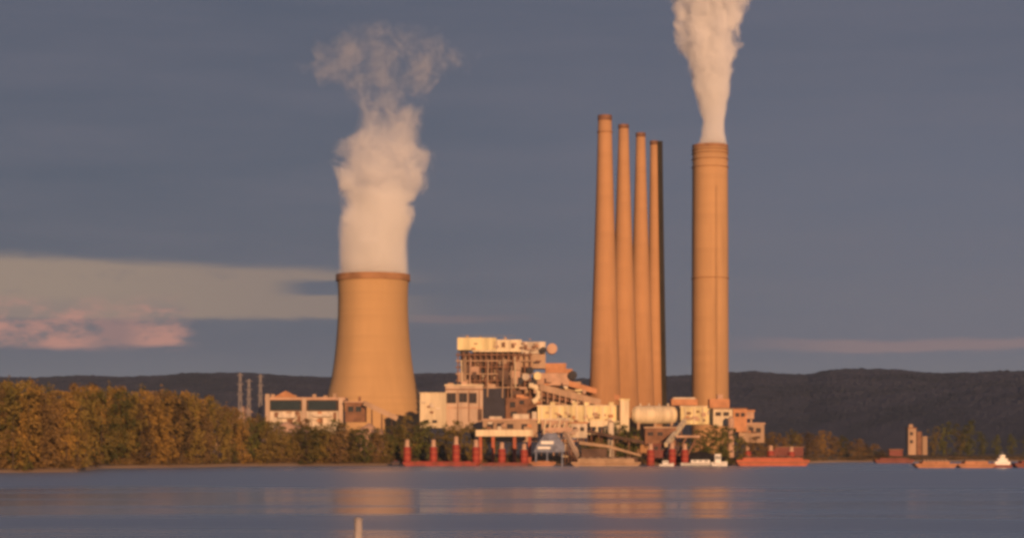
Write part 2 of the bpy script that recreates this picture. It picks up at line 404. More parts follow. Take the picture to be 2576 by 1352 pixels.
# ------------------------------------------------------------------ steam plumes
def plume(name, label, Y, px0, tab, dens, nscale, damp, seedz, colr):
    """tab rows: picture row, centre column, half width, density factor, raggedness"""
    zs = [Z(r[0], Y) for r in tab]; zlo, zhi = zs[0], zs[-1]
    m = bpy.data.materials.new(name + '_volume'); m.use_nodes = True; m.node_tree.nodes.clear(); n = NT(m.node_tree)
    t = n.node('ShaderNodeTexCoord'); x, y, z = n.sep(t.outputs['Object'])
    H = zhi - zlo
    h = n.math('DIVIDE', z, H)
    def curve(idx, f, lo, hi):
        c = n.node('ShaderNodeFloatCurve'); cu = c.mapping.curves[0]
        pts = [((zs[i] - zlo) / H, (f(tab[i][idx]) - lo) / (hi - lo)) for i in range(len(tab))]
        while len(cu.points) < len(pts): cu.points.new(.5, .5)
        for p, q in zip(cu.points, pts): p.location = q; p.handle_type = 'AUTO'
        c.mapping.update(); n.put(c.inputs['Value'], h)
        return n.math('MULTIPLY_ADD', c.outputs[0], hi - lo, lo)
    cx = curve(1, lambda q: S(q - px0, Y), -60, 60); rr = curve(2, lambda q: S(q, Y), 0, 80)
    dn = curve(3, lambda q: q, 0, 1); rg = curve(4, lambda q: q, 0, 2)
    nv = n.noise(n.xyz(x, y, n.math('ADD', n.math('MULTIPLY', z, .75), seedz)), nscale, 1.5, .5, col=True)
    nx, ny, nz = n.sep(nv)
    amp = n.math('MULTIPLY', rg, damp)
    xd = n.math('ADD', n.math('SUBTRACT', x, cx), n.math('MULTIPLY', n.math('SUBTRACT', nx, .5), amp))
    yd = n.math('ADD', y, n.math('MULTIPLY', n.math('SUBTRACT', ny, .5), amp))
    d = n.math('DIVIDE', n.math('SQRT', n.math('ADD', n.math('MULTIPLY', xd, xd), n.math('MULTIPLY', yd, yd))), rr)
    fn = n.noise(n.xyz(x, y, n.math('ADD', n.math('MULTIPLY', z, .8), seedz * 2)), nscale * 2.0, 3.0, .58, dist=.6)
    big = n.noise(n.xyz(x, y, n.math('ADD', n.math('MULTIPLY', z, 1.0), seedz * 3)), nscale * 1.15, 3.0, .6, dist=1.8)
    e = n.math('ADD', n.math('SUBTRACT', 1.0, d), n.math('MULTIPLY', n.math('SUBTRACT', fn, .5), n.math('MULTIPLY', rg, 1.7)))
    e = n.sm(e, 0.0, .3)
    hole = n.sm(fn, .42, .58)
    hole = n.math('MAXIMUM', hole, n.sm(rg, 1.0, .35))
    hole = n.math('MULTIPLY', hole, n.math('MAXIMUM', n.math('MULTIPLY', n.sm(big, .44, .66), 1.6), n.sm(rg, 1.15, .75)))
    den = n.math('MULTIPLY', n.math('MULTIPLY', e, dn), n.math('MULTIPLY', hole, dens))
    vol = n.node('ShaderNodeVolumePrincipled', ins={'Color': (*colr, 1), 'Density': den, 'Anisotropy': -.15})
    o = n.node('ShaderNodeOutputMaterial'); n.l.new(vol.outputs[0], o.inputs['Volume'])
    mb = MB(); ns = 24; prof = []
    for i in range(33):
        hh = zlo + H * i / 32
        c = lerp(list(zip(zs, [S(r[1] - px0, Y) for r in tab])), hh); q = lerp(list(zip(zs, [S(r[2], Y) for r in tab])), hh)
        g = lerp(list(zip(zs, [r[4] for r in tab])), hh)
        prof.append((c, q * (1.06 + .45 * g) + g * damp * .3, hh - zlo))
    vs = [(c + q * math.cos(2 * math.pi * k / ns), q * math.sin(2 * math.pi * k / ns), zz) for c, q, zz in prof for k in range(ns)]
    fs = [(k * ns + i, k * ns + (i + 1) % ns, (k + 1) * ns + (i + 1) % ns, (k + 1) * ns + i) for k in range(32) for i in range(ns)]
    fs += [tuple(range(ns))[::-1], tuple(range(32 * ns, 33 * ns))]
    mb.add(vs, fs)
    ob = mb.build(name, m, loc=(X(px0, Y), Y, zlo))
    tag(ob, label, 'steam plume', kind='stuff')
    m.cycles.volume_step_rate = 1.0
    ob['note'] = ''; del ob['note']
    return ob, m
STEP = .22
o1, m1 = plume('steam', 'pale billowing steam thinning to grey wisps above the cooling tower', YT, 939,
      [(692, 939, 90, 1, .10), (640, 939, 91, 1, .14), (590, 941, 92, 1, .22), (550, 950, 90, .95, .35), (510, 958, 86, .75, .5), (460, 960, 112, .40, .65), (415, 962, 122, .26, .75),
       (370, 968, 112, .20, .75), (325, 980, 86, .15, .7), (285, 985, 80, .10, .85), (245, 975, 96, .055, 1.0), (200, 962, 138, .042, 1.35), (155, 972, 170, .040, 1.5), (110, 970, 140, .034, 1.5), (65, 985, 84, .010, 1.4)],
      .24, .035, 20, 3.0, (.982, .988, .999))
o2, m2 = plume('steam', 'dense bright plume widening upward out of the massive single chimney', YB, 1790,
      [(364, 1791, 41, 1, .05), (345, 1793, 34, 1, .10), (315, 1794, 31, 1, .18), (280, 1793, 36, 1, .2), (240, 1791, 45, .95, .36), (190, 1790, 56, .8, .5), (150, 1787, 66, .7, .6),
       (100, 1784, 76, .6, .66), (50, 1784, 82, .55, .7), (0, 1788, 98, .5, .72), (-80, 1800, 112, .7, .55), (-170, 1812, 130, .3, .7)],
      .34, .055, 15, 11.0, (.984, .989, .999))
m1.cycles.volume_step_rate = STEP; m2.cycles.volume_step_rate = STEP


# ------------------------------------------------------------------ trees
def make_crown(seed, hh, wd, nlobe=11, nclump=84, low=.12):
    rn = random.Random(seed); mb = MB(); lobes = []
    for k in range(nlobe):
        q = (k + .5) / nlobe; z = hh * (low + (1 - low) * q * .94)
        a = rn.uniform(0, 6.28); rad = wd * .5 * math.sin(math.pi * min(1, .26 + q * .58)) ** .8
        off = rad * rn.uniform(.25, .6)
        lobes.append((off * math.cos(a), off * math.sin(a), z, rad * rn.uniform(.5, .75), hh * rn.uniform(.09, .14)))
    for k in range(nclump):
        lx, ly, lz, lr, lh = lobes[k % nlobe]
        a, b = rn.uniform(0, 6.28), math.asin(rn.uniform(-1, 1)); q = rn.uniform(.55, 1.05)
        cx, cy, cz = lx + lr * q * math.cos(a) * math.cos(b), ly + lr * q * math.sin(a) * math.cos(b), lz + lh * q * math.sin(b)
        cr = rn.uniform(.9, 1.8)
        for _ in range(20):
            p = Vector((cx + rn.gauss(0, cr * .55), cy + rn.gauss(0, cr * .55), max(.3, cz + rn.gauss(0, cr * .6))))
            n_ = Vector((rn.gauss(0, 1), rn.gauss(0, 1), rn.gauss(0, 1) + .3)).normalized()
            e1 = n_.orthogonal().normalized(); e2 = n_.cross(e1); s1, s2 = rn.uniform(.36, .72), rn.uniform(.26, .5)
            mb.add([p - e1 * s1, p + e2 * s2, p + e1 * s1, p - e2 * s2], [(0, 1, 2, 3)])
    return mb, lobes
def make_tree(seed, name, label, m, hh=30, wd=13, low=.12):
    o = thing(name, label, 'tree')
    mb, lobes = make_crown(seed, hh, wd, low=low); mb.build('crown', m, o)
    tb = MB(); tb.tube((0, 0, -1), (0, 0, hh * .45), .45, .28, 8); tb.tube((0, 0, hh * .44), (.3, 0, hh * .88), .28, .08, 7)
    for lx, ly, lz, lr, lh in lobes[1:-1]: tb.tube((0, 0, lz - hh * .12), (lx, ly, lz), .14, .05, 5)
    tb.build('trunk', M_bark, o, smooth=True)
    return o
protos = []
for i, (mi, wd, low) in enumerate([(0, 14, .08), (1, 15, .08), (2, 12, .10), (0, 16, .06), (1, 12, .08), (3, 14, .06), (2, 15, .06)]):
    protos.append(make_tree(100 + i, 'broadleaf_tree', '', LEAF[mi], 30, wd * 1.15, low))
kindw = ['olive', 'golden', 'brown', 'broad olive', 'slim golden', 'green', 'broad brown']
used = set()
def put_tree(k, x, y, hgt, label, group, wf=1.0):
    z = gzx(x, y) - .3; s = hgt / 30.0; sc_ = (max(.45, s * .9) * wf, max(.45, s * .9) * wf, s)
    if k not in used:
        used.add(k); o = protos[k]; o.location = (x, y, z); o.rotation_euler = (0, 0, random.uniform(0, 6.28)); o.scale = sc_
    else: o = dup(protos[k], (x, y, z), random.uniform(0, 6.28), scale=sc_)
    o['label'] = label; o['group'] = group
    return o
TOP = [(-200, 952), (80, 954), (100, 968), (250, 964), (330, 972), (480, 980), (540, 1000), (600, 1024), (660, 1048), (720, 1062), (780, 1050), (830, 1050), (880, 1064), (960, 1070), (1100, 1080)]
zones = [(60, 'at the far left end of the bank'), (230, 'on the bank left of its bend'), (400, 'on the bank under the pink clouds'),
         (560, 'where the bank woods start to drop'), (700, 'on the bank below the pylons'), (850, 'on the bank below the long shed'), (2000, 'on the bank at the tower foot')]
def zone(px): return next(t_ for a, t_ in zones if px < a)
rowsT = [(15, 30, 36, 'front row'), (34, 12, 36, 'second row'), (75, 4, 40, 'third row'), (150, 0, 58, 'back row')]
for off, drop, step, rname in rowsT:
    px = -70 + random.uniform(0, 20)
    while px < (1010 if off < 60 else (760 if off < 100 else 600)):
        low_ = px > 640
        Y = shore(px) + off + random.uniform(-6, 8)
        top = lerp(TOP, px) + drop * random.uniform(.3, 1.3) * (.7 if low_ else 1) + random.uniform(-4, 5)
        if 0 < px < 75 and off == 8: top = 972
        x = X(px, Y); g = gz(px, Y); hgt = max(9, Z(top, Y) - g)
        if top < 1000 or (top < 1050 and random.random() < .5): k = random.choice([0, 1, 1, 2, 3, 4, 6, 0, 3])
        else: k = random.choice([0, 2, 3, 5, 0, 3, 1])
        tall = 'tall' if hgt > 30 else ('medium' if hgt > 20 else 'low')
        put_tree(k, x, Y, hgt, f'{tall} {kindw[k]} tree in the {rname} {zone(px)}', 'trees on the wooded left bank', 1.0 if not low_ else 1.55)
        px += step * random.uniform(.7, 1.15) * (.85 if low_ else 1)
def trees(spec, group, lab):
    for i, (px, Y, top, k, wf) in enumerate(spec):
        x = X(px, Y); hgt = Z(top, Y) - gz(px, Y)
        put_tree(k, x, Y, hgt, lab.format(kindw[k], ['first', 'second', 'third', 'fourth', 'fifth', 'sixth', 'seventh', 'eighth', 'ninth', 'tenth', 'eleventh', 'twelfth', 'thirteenth', 'fourteenth', 'fifteenth', 'sixteenth', 'seventeenth', 'eighteenth'][i]), group, wf)
trees([(1000, 1290, 1062, 0, 1.3), (1028, 1302, 1046, 3, 1.4), (1058, 1292, 1056, 5, 1.5), (1092, 1300, 1070, 3, 1.5), (1122, 1296, 1064, 0, 1.5), (1156, 1292, 1058, 3, 1.5), (1186, 1300, 1060, 0, 1.5), (1214, 1298, 1074, 3, 1.1), (1245, 1292, 1100, 5, 1), (1290, 1292, 1102, 3, 1)],
      'trees behind the red mooring cells', '{} tree behind the red mooring cells, {} from the cooling tower side')
trees([(1526, 1308, 1076, 5, 1.4), (1550, 1305, 1060, 5, 1.4), (1576, 1306, 1068, 5, 1.5), (1602, 1304, 1078, 5, 1.4), (1470, 1290, 1108, 5, 1.3), (1506, 1290, 1100, 3, 1.3), (1720, 1304, 1092, 5, 1.3)], 'trees behind the sand barge', '{} tree behind the barge below the tank, {} from the left')
trees([(1760, 1302, 1080, 5, 1.4), (1786, 1300, 1068, 5, 1.5), (1812, 1302, 1072, 5, 1.4), (1838, 1303, 1076, 5, 1.4), (1862, 1310, 1096, 0, 1.2), (1896, 1320, 1090, 6, 1.3)], 'dark trees below the big chimney', 'dark {} tree under the big chimney behind the white boat, {} from the left')
trees([(1906, 1393, 1080, 6, 1.7), (1927, 1443, 1090, 2, 1.7), (1948, 1493, 1084, 1, 1.7), (1969, 1477, 1094, 6, 1.7), (1990, 1527, 1080, 0, 1.7), (2011, 1584, 1090, 2, 1.7), (2032, 1582, 1084, 6, 1.7), (2053, 1646, 1094, 2, 1.7), (2074, 1710, 1080, 1, 1.7), (2095, 1708, 1094, 6, 1.7), (2116, 1744, 1093, 0, 1.7), (2137, 1772, 1108, 2, 1.7), (2158, 1733, 1100, 6, 1.7), (2179, 1760, 1115, 2, 1.7), (2200, 1788, 1114, 1, 1.7), (2221, 1749, 1129, 6, 1.7)],
      'scrubby trees on the low right bank', '{} scrubby tree on the low right bank, {} from the big chimney')
trees([(2352, 1830, 1072, 3, 1.1), (2380, 1840, 1060, 5, 1.2), (2408, 1836, 1066, 3, 1.1), (2435, 1846, 1056, 5, 1.2), (2470, 1870, 1084, 5, 1.2), (2505, 1880, 1092, 5, 1.2), (2545, 1900, 1090, 5, 1.2), (2580, 1910, 1096, 5, 1.2)],
      'trees beside the pale silo', '{} tree right of the pale silo building, {} counted away from it')
# undergrowth along the water's edge: uncountable
ug = MB(); rn = random.Random(5)
for px in range(-300, 2900, 2):
    if 1330 < px < 1500 or 2080 < px < 2110: continue
    for _ in range(5):
        Y = shore(px) + rn.uniform(13, 26); x = X(px + rn.uniform(-2, 2), Y); z = gzx(x, Y)
        hgt = rn.uniform(.4, 4.2) if px < 1010 else rn.uniform(.3, 2.2)
        for _ in range(5):
            p = Vector((x + rn.gauss(0, .6), Y + rn.gauss(0, .6), z + rn.uniform(.0, 1) * hgt)); n_ = Vector((rn.gauss(0, 1), rn.gauss(0, 1), rn.gauss(0, 1))).normalized()
            e1 = n_.orthogonal().normalized(); e2 = n_.cross(e1); s1 = rn.uniform(.3, .6)
            ug.add([p - e1 * s1, p + e2 * s1 * .7, p + e1 * s1, p - e2 * s1 * .7], [(0, 1, 2, 3)])
tag(ug.build('undergrowth', LEAF[2]), 'low brown scrub along the water edge', kind='stuff')


# ------------------------------------------------------------------ the plant
def pbox(mb, px0, px1, pt, pb, Y, depth, dy=0.0):
    """box whose front face covers the given picture rectangle at distance Y"""
    return mb.box(X(px0, Y), X(px1, Y), Y + dy, Y + dy + depth, Z(pb, Y), Z(pt, Y))
def part(name, m, parent, rects, Y, depth, dy=0.0):
    mb = MB()
    for r in rects: pbox(mb, *r, Y, depth, dy)
    return mb.build(name, m, parent)
def windows(parent, rects, Y, m=None, frame=M_brown):
    for r in rects:
        mb = MB(); x0, x1, z0, z1 = X(r[0], Y), X(r[1], Y), Z(r[3], Y), Z(r[2], Y); t_ = .25
        for b in ((x0 - t_, x1 + t_, z0 - t_, z0), (x0 - t_, x1 + t_, z1, z1 + t_), (x0 - t_, x0, z0, z1), (x1, x1 + t_, z0, z1), ((x0 + x1) / 2 - .1, (x0 + x1) / 2 + .1, z0, z1)):
            mb.box(b[0], b[1], Y - .3, Y + .1, b[2], b[3])
        f = mb.build('window', frame, parent)
        MB().box(x0, x1, Y - .12, Y - .04, z0, z1).build('pane', m or M_glass, f)
def building(name, label, cat, px0, px1, pt, pb, Y, depth, m, roof=M_tan, rh=3, over=.6, group=None):
    o = thing(name, label, cat, group=group)
    x0, x1 = X(px0, Y), X(px1, Y)
    MB().box(x0, x1, Y, Y + depth, Z(pb, Y), Z(pt + rh, Y)).build('wall', m, o)
    MB().box(x0 - over, x1 + over, Y - over, Y + depth + over, Z(pt + rh, Y) + .01, Z(pt, Y)).build('roof', roof, o)
    return o

# long shed with dark window bands, left of the tower
Y = 1335; o = thing('long_shed', 'long low shed with pale pillars and two wide dark window bands', 'industrial shed')
part('wall', M_pale, o, [(674, 862, 1032, 1090)], Y, 24, .4)
part('back_wall', M_brown, o, [(674, 862, 1006, 1032)], Y, 1, 14)
part('roof', M_salmon, o, [(666, 868, 998, 1006)], Y, 25, -.2)
mb = MB(); Yg = Y - .8; mb.prism([(X(688, Yg), Z(998.2, Yg)), (X(748, Yg), Z(998.2, Yg)), (X(718, Yg), Z(982, Yg))], Yg, Yg + 20); mb.build('gable', M_orange, o)
for a in (668, 760, 852): part('pillar', M_annex, o, [(a, a + 11, 990 if a == 668 else 1000, 1075)], Y, 1.5, -1.6)
for a, b in ((680, 756), (775, 846)):
    f = part('window', M_brown, o, [(a, b, 1004.5, 1006.5), (a, b, 1030, 1033), (a - 2, a, 1006.5, 1030), (b, b + 2, 1006.5, 1030)], Y, .6, -.35)
    part('pane', M_glass, f, [(a, b, 1007, 1030)], Y, .1, -.1)
part('louvre', M_rust, o, [(690, 700, 1036, 1048), (722, 736, 1052, 1064), (748, 756, 1036, 1060), (800, 812, 1050, 1064), (838, 846, 1036, 1056)], Y, .4, -.1)
for a, b in ((680, 990), (734, 992), (784, 990), (812, 993), (836, 988)): part('roof_unit', M_tan, o, [(a, a + 9, b, 997.8)], Y, 4, 4)
part('canopy', M_pale, o, [(700, 745, 1042, 1050), (790, 836, 1040, 1047)], Y, 3, -3.2)
# conveyor shed between the long shed and the tower's foot
Y = 1325; o = building('conveyor_house', 'brown conveyor house with a stepped roof in front of the tower foot', 'conveyor house', 868, 918, 1008, 1060, Y, 14, M_rust, M_salmon)
windows(o, [(876, 888, 1022, 1034), (895, 908, 1022, 1034)], Y)
part('chimney', M_rust, o, [(900, 906, 996, 1008)], Y, 2, 3)
Y = 1320; o = thing('inclined_conveyor', 'brown covered conveyor sloping down across the foot of the cooling tower', 'conveyor')
MB().bar((X(915, Y), Y, Z(1012, Y)), (X(1000, Y), Y, Z(1052, Y)), 4, 3.2).build('gallery', M_tan, o)
mb = MB()
for px, py in ((935, 1024), (960, 1036), (985, 1047)): mb.bar((X(px, Y) - 1, Y, 6), (X(px, Y), Y, Z(py, Y)), .5); mb.bar((X(px, Y) + 1, Y, 6), (X(px, Y), Y, Z(py, Y)), .5)
mb.build('trestle', M_brown, o)
def heap(name, label, cat, px0, px1, pt, Y, m, seed, zb=5.5):
    mb = MB(); W_ = (X(px1, Y) - X(px0, Y)) / 2; hh = Z(pt, Y) - zb; n = 26; rn = random.Random(seed); vs = []
    for j in range(n + 1):
        for i in range(n + 1):
            a, b = i / n * 2 - 1, j / n * 2 - 1; d = min(1, max(abs(a) ** 2.2 + abs(b) ** 2.2, 0) ** .5)
            vs.append((a * W_, b * W_ * .7, hh * (1 - d) ** .75 + (noise.noise(Vector((a * 4, b * 4, seed))) * hh * .12 if d < .95 else 0)))
    mb.add(vs, [(j * (n + 1) + i, j * (n + 1) + i + 1, (j + 1) * (n + 1) + i + 1, (j + 1) * (n + 1) + i) for j in range(n) for i in range(n)])
    return tag(mb.build(name, m, smooth=True, loc=((X(px0, Y) + X(px1, Y)) / 2, Y, zb)), label, cat)
heap('sand_heap', 'salmon sand heap below the long shed beside the bank trees', 'sand heap', 600, 850, 1060, 1305, M_salmon, 2)
heap('sand_heap', 'pale salmon sand heap at the left foot of the cooling tower', 'sand heap', 845, 1010, 1062, 1302, M_salmon, 4)
heap('earth_bank', 'salmon earth bank behind the woods left of the pylons', 'earth bank', 500, 740, 1018, 1420, M_salmon, 12)
# pylons
def pylon(px, Y, top, wdt, label):
    o = thing('pylon', label, 'pylon', (X(px, Y), Y, 6), group='pylons left of the long shed')
    h = Z(top, Y) - 6; b = S(wdt, Y) / 2; mb = MB()
    q = lambda s, t_, z: (s * (b * (1 - z) + .5 * z), t_ * (b * (1 - z) + .5 * z), z * h)
    for s, t_ in ((-1, -1), (1, -1), (1, 1), (-1, 1)): mb.bar(q(s, t_, 0), q(s, t_, 1), .32)
    for k in range(8):
        a, c = k / 8, (k + 1) / 8
        for (s, t_), (s2, t2) in (((-1, -1), (1, -1)), ((-1, 1), (1, 1)), ((-1, -1), (-1, 1)), ((1, -1), (1, 1))):
            mb.bar(q(s, t_, a), q(s2, t2, c), .16); mb.bar(q(s2, t2, a), q(s, t_, c), .16)
    mb.build('mast', M_pole, o)
    for z in (.74, .86, .97): MB().bar((-S(9, Y), 0, h * z), (S(9, Y), 0, h * z), .3).build('crossarm', M_pole, o)
pylon(604, 1385, 936, 12, 'leftmost of the three thin steel pylons beside the long shed')
pylon(626, 1400, 952, 11, 'middle and shortest of the three thin steel pylons')
pylon(655, 1390, 940, 12, 'thin steel pylon nearest the long shed')

# cream block right of the tower
Y = 1334; o = building('turbine_hall', 'plain cream block between the cooling tower and the boiler house', 'industrial building', 1056, 1122, 986, 1075, Y, 30, M_cream, M_cream, 2)
windows(o, [(1066, 1076, 1056, 1062), (1088, 1098, 1056, 1062)], Y)
# boiler house: open steel frame under bright ducts
Y = 1350; o = thing('boiler_house', 'tall open steel boiler house with bright duct boxes on its roof', 'boiler house')
part('core', M_brown, o, [(1158, 1330, 886, 1070)], Y, 30, 5.0)
mb = MB()
for k, a in enumerate(range(1150, 1336, 14)): pbox(mb, a, a + 3.2, 884, 1075, Y, 1, 0)
mb.build('column', M_rust, o)
for k, b in enumerate((890, 905, 921, 938, 955, 972, 1000, 1020)): part('floor', M_tan if k % 2 else M_rust, o, [(1146, 1338, b, b + 3)], Y, 5.4, -.4)
rn = random.Random(3)
for k in range(12):
    a = 1150 + 14 * k
    for b in (908, 941, 975):
        if rn.random() < .6: MB().bar((X(a + 2, Y), Y + .6, Z(b, Y)), (X(a + 15, Y), Y + .6, Z(b + 13, Y)), .4).build('brace', M_rust, o)
for r in [(1156, 1178, 880, 892), (1165, 1176, 925, 938), (1180, 1190, 942, 953), (1206, 1216, 925, 937), (1222, 1232, 908, 920), (1250, 1258, 925, 937)]:
    part('opening', M_dark, o, [r], Y, .4, 4.4)
rn = random.Random(9)
for k in range(16):
    a = rn.uniform(1180, 1362); b = rn.uniform(858, 876); part('duct_stain_plate', rn.choice((M_tan, M_rust, M_salmon, M_orange)), o, [(a, a + rn.uniform(4, 10), b, b + rn.uniform(3, 8))], Y, .5, .3 - k * .01)
for k in range(46):
    a = rn.uniform(1154, 1322); b = rn.choice((893, 909, 925, 942, 959, 976, 1004, 1024)); m_ = rn.choice((M_tan, M_salmon, M_rust, M_pale, M_orange))
    part('machine', m_, o, [(a, a + rn.uniform(5, 12), b + rn.uniform(0, 3), b + 11.5)], Y, 1.6, 2.6)
for k in range(20):
    a = rn.uniform(1150, 1300); b = rn.uniform(890, 985); m_ = rn.choice((M_brown, M_rust, M_dark, M_tan, M_brown, M_salmon))
    part('cladding_panel', m_, o, [(a, a + rn.uniform(8, 26), b, b + rn.uniform(8, 24))], Y, .5, -.9 - k * .02)
for k in range(9):
    a = rn.uniform(1155, 1325); mb = MB(); mb.tube((X(a, Y), Y - 1.8, Z(rn.uniform(960, 1010), Y)), (X(a + rn.uniform(-3, 3), Y), Y - 1.8, Z(rn.uniform(886, 920), Y)), .45, n=8)
    mb.build('pipe', rn.choice((M_cream, M_salmon, M_tan)), o)
part('roof_duct', M_yellow, o, [(1150, 1248, 848, 879)], Y, 16, 1)
part('roof_duct', M_cream, o, [(1249, 1312, 853, 884)], Y, 14, 2)
part('roof_duct', M_pale, o, [(1313, 1372, 858, 888)], Y, 12, 2.5)
part('roof_slab', M_cream, o, [(1188, 1300, 880, 884)], Y, 20, -1.5)
for a, b in ((1262, 860), (1286, 862), (1318, 866), (1338, 868)): part('duct_opening', M_rust, o, [(a, a + 8, b, b + 12)], Y, 3, 1.2)
for a, b in ((1172, 842), (1205, 844), (1268, 846), (1330, 850)): part('vent', M_tan, o, [(a, a + 6, b, 852)], Y, 3, 5)
mb = MB()
for k in range(11): mb.tube((X(1155 + k * 14, Y), Y + 1, Z(849, Y)), (X(1155 + k * 14, Y), Y + 1, Z(842, Y)), .12, n=6)
mb.bar((X(1155, Y), Y + 1, Z(842, Y)), (X(1295, Y), Y + 1, Z(843, Y)), .15); mb.build('railing', M_pole, o)
mb = MB(); mb.tube((X(1388, Y), Y - 1, Z(876, Y)), (X(1388, Y), Y + 12, Z(876, Y)), S(13, Y), n=28); mb.build('drum', M_salmon, o, smooth=False)
mb = MB(); mb.tube((X(1366, Y), Y - 1.5, Z(880, Y)), (X(1366, Y), Y + 2, Z(880, Y)), S(8, Y), n=20); mb.build('flue_end', M_dark, o)
part('penthouse', M_tan, o, [(1300, 1372, 889, 925)], Y, 18, 3)
part('penthouse', M_orange, o, [(1372, 1424, 912, 936)], Y, 16, 3)
part('gallery', M_salmon, o, [(1340, 1432, 937, 968)], Y, 20, 1)
part('casing', M_rust, o, [(1330, 1426, 968.2, 1062)], Y, 14, 7); part('casing', M_tan, o, [(1426.3, 1462, 958, 1062)], Y, 14, 9); part('casing', M_rust, o, [(1462.3, 1492, 984, 1062)], Y, 14, 11)
part('casing', M_orange, o, [(1404, 1440, 926, 936.8)], Y, 12, 5)
for k in range(34):
    a = rn.uniform(1296, 1470); lo_ = 905 if a < 1370 else (940 if a < 1425 else 975); b = rn.uniform(lo_, 1035); m_ = rn.choice((M_brown, M_rust, M_dark, M_tan, M_salmon, M_pale, M_orange, M_yellow))
    part('machine', m_, o, [(a, a + rn.uniform(6, 20), b, b + rn.uniform(4, 12))], Y, 2.2, -2.6 - k * .03)
mb = MB()
for (a, b, r) in ((1303, 952, 15), (1333, 931, 9), (1342, 962, 9)): mb = MB(); mb.tube((X(a, Y), Y - 1.2, Z(b, Y)), (X(a, Y), Y + 4, Z(b, Y)), S(r, Y), n=28); mb.build('flue_end', M_dark, o)
mb = MB(); mb.tube((X(1322, Y), Y - 2.2, Z(947, Y)), (X(1322, Y), Y + 1, Z(947, Y)), S(9, Y), n=24); mb.build('vessel_end', M_pale, o)
mb = MB(); mb.tube((X(1352, Y), Y - 3.2, Z(945, Y)), (X(1352, Y), Y + 1, Z(945, Y)), S(10, Y), n=24); mb.build('vessel_end', M_yellow, o)
mb = MB(); mb.tube((X(1440, Y), Y - 2, Z(943, Y)), (X(1440, Y), Y + 10, Z(943, Y)), S(11, Y), n=24); mb.build('flue_end', M_dark, o)
# curved cream duct
mb = MB(); pts = [(1330, 968), (1342, 970), (1352, 978), (1356, 990), (1352, 1002), (1340, 1010)]
for a, b in zip(pts, pts[1:]): mb.tube((X(a[0], Y - 3), Y - 3, Z(a[1], Y - 3)), (X(b[0], Y - 3), Y - 3, Z(b[1], Y - 3)), S(7, Y), n=14)
mb.build('curved_duct', M_cream, o)
part('lower_casing', M_rust, o, [(1272, 1352, 1000, 1052)], Y, 6, -2.2)
for r in [(1282, 1296, 1010, 1024), (1306, 1318, 1006, 1016), (1326, 1346, 1030, 1038), (1284, 1300, 1034, 1046)]: part('opening', M_dark, o, [r], Y, .3, -2.5)
part('bay_shade', M_navy, o, [(1214, 1270, 976, 1052)], Y, 3, -1.2)  # solid block; the recess's shade is put into its navy colour
# annex
Y = 1338; o = building('annex', 'cream annex with dark windows at the lower left of the boiler house', 'industrial building', 1120, 1214, 966, 1085, Y, 9, M_annex, M_cream, 3)
windows(o, [(1124, 1146, 988, 1012), (1155, 1174, 988, 1010), (1180, 1198, 988, 1012)], Y, M_dark)
part('band', M_salmon, o, [(1120, 1214, 1022, 1027)], Y, .4, -.3); part('band', M_rust, o, [(1120, 1214, 977, 980)], Y, .4, -.3)
for a, b, m_ in ((1126, 962, M_tan), (1160, 958, M_salmon), (1190, 961, M_rust)): part('roof_unit', m_, o, [(a, a + 14, b, 965.9)], Y, 4, 2)
for a in (1150, 1178, 1204): part('downpipe', M_rust, o, [(a, a + 2, 982, 1060)], Y, .5, -.6)
part('stair', M_brown, o, [(1202, 1212, 1028, 1056)], Y, .7, -.9)
# sloping flues to the chimneys
Y = 1345; o = thing('flue_gallery', 'brown sloping flue ducts running from the boiler house down to the slender chimneys', 'flue duct')
for k, (a, b, c, d, w_, m_) in enumerate(((1356, 972, 1510, 1012, 4.2, M_tan), (1356, 986, 1500, 1016, 4, M_rust), (1430, 962, 1560, 1000, 3.4, M_orange), (1356, 1000, 1470, 1016, 3.6, M_tan))):
    MB().bar((X(a, Y), Y + k * 4, Z(b, Y)), (X(c, Y), Y + k * 4, Z(d, Y)), 3, w_).build('duct', m_, o)
part('backing', M_rust, o, [(1352, 1440, 968, 1060)], Y, 4, 20); part('backing', M_tan, o, [(1441, 1520, 992, 1060)], Y, 4, 20)
mb = MB()
for k in range(12):
    a = 1362 + k * 15; mb.bar((X(a, Y), Y - 1.8, 6), (X(a, Y), Y - 1.8, Z(972 + (a - 1356) * .26, Y)), .6)
mb.build('support', M_salmon, o)
# service blocks at the foot
Y = 1310; o = building('pump_house', 'tan pump house with rusty patches behind the mooring cells', 'industrial building', 1214, 1352, 1052, 1110, Y, 14, M_tan, M_salmon, 4)
windows(o, [(1226, 1240, 1066, 1076), (1250, 1262, 1064, 1074), (1276, 1290, 1066, 1076), (1312, 1326, 1066, 1078)], Y, M_dark)
for r in [(1230, 1262, 1046, 1052), (1290, 1330, 1040, 1052), (1338, 1350, 1034, 1052)]: part('roof_unit', M_pale, o, [r], Y, 5, 3)
Y = 1284; o = thing('loading_pier', 'cream concrete deck carried on red legs beside the mooring cells', 'pier')
part('deck', M_cream, o, [(1196, 1340, 1080, 1096)], Y, 9, 0)
for a in (1204, 1236, 1290, 1328): part('leg', M_redb, o, [(a, a + 8, 1096.2, 1172)], Y, 2.4, 2)
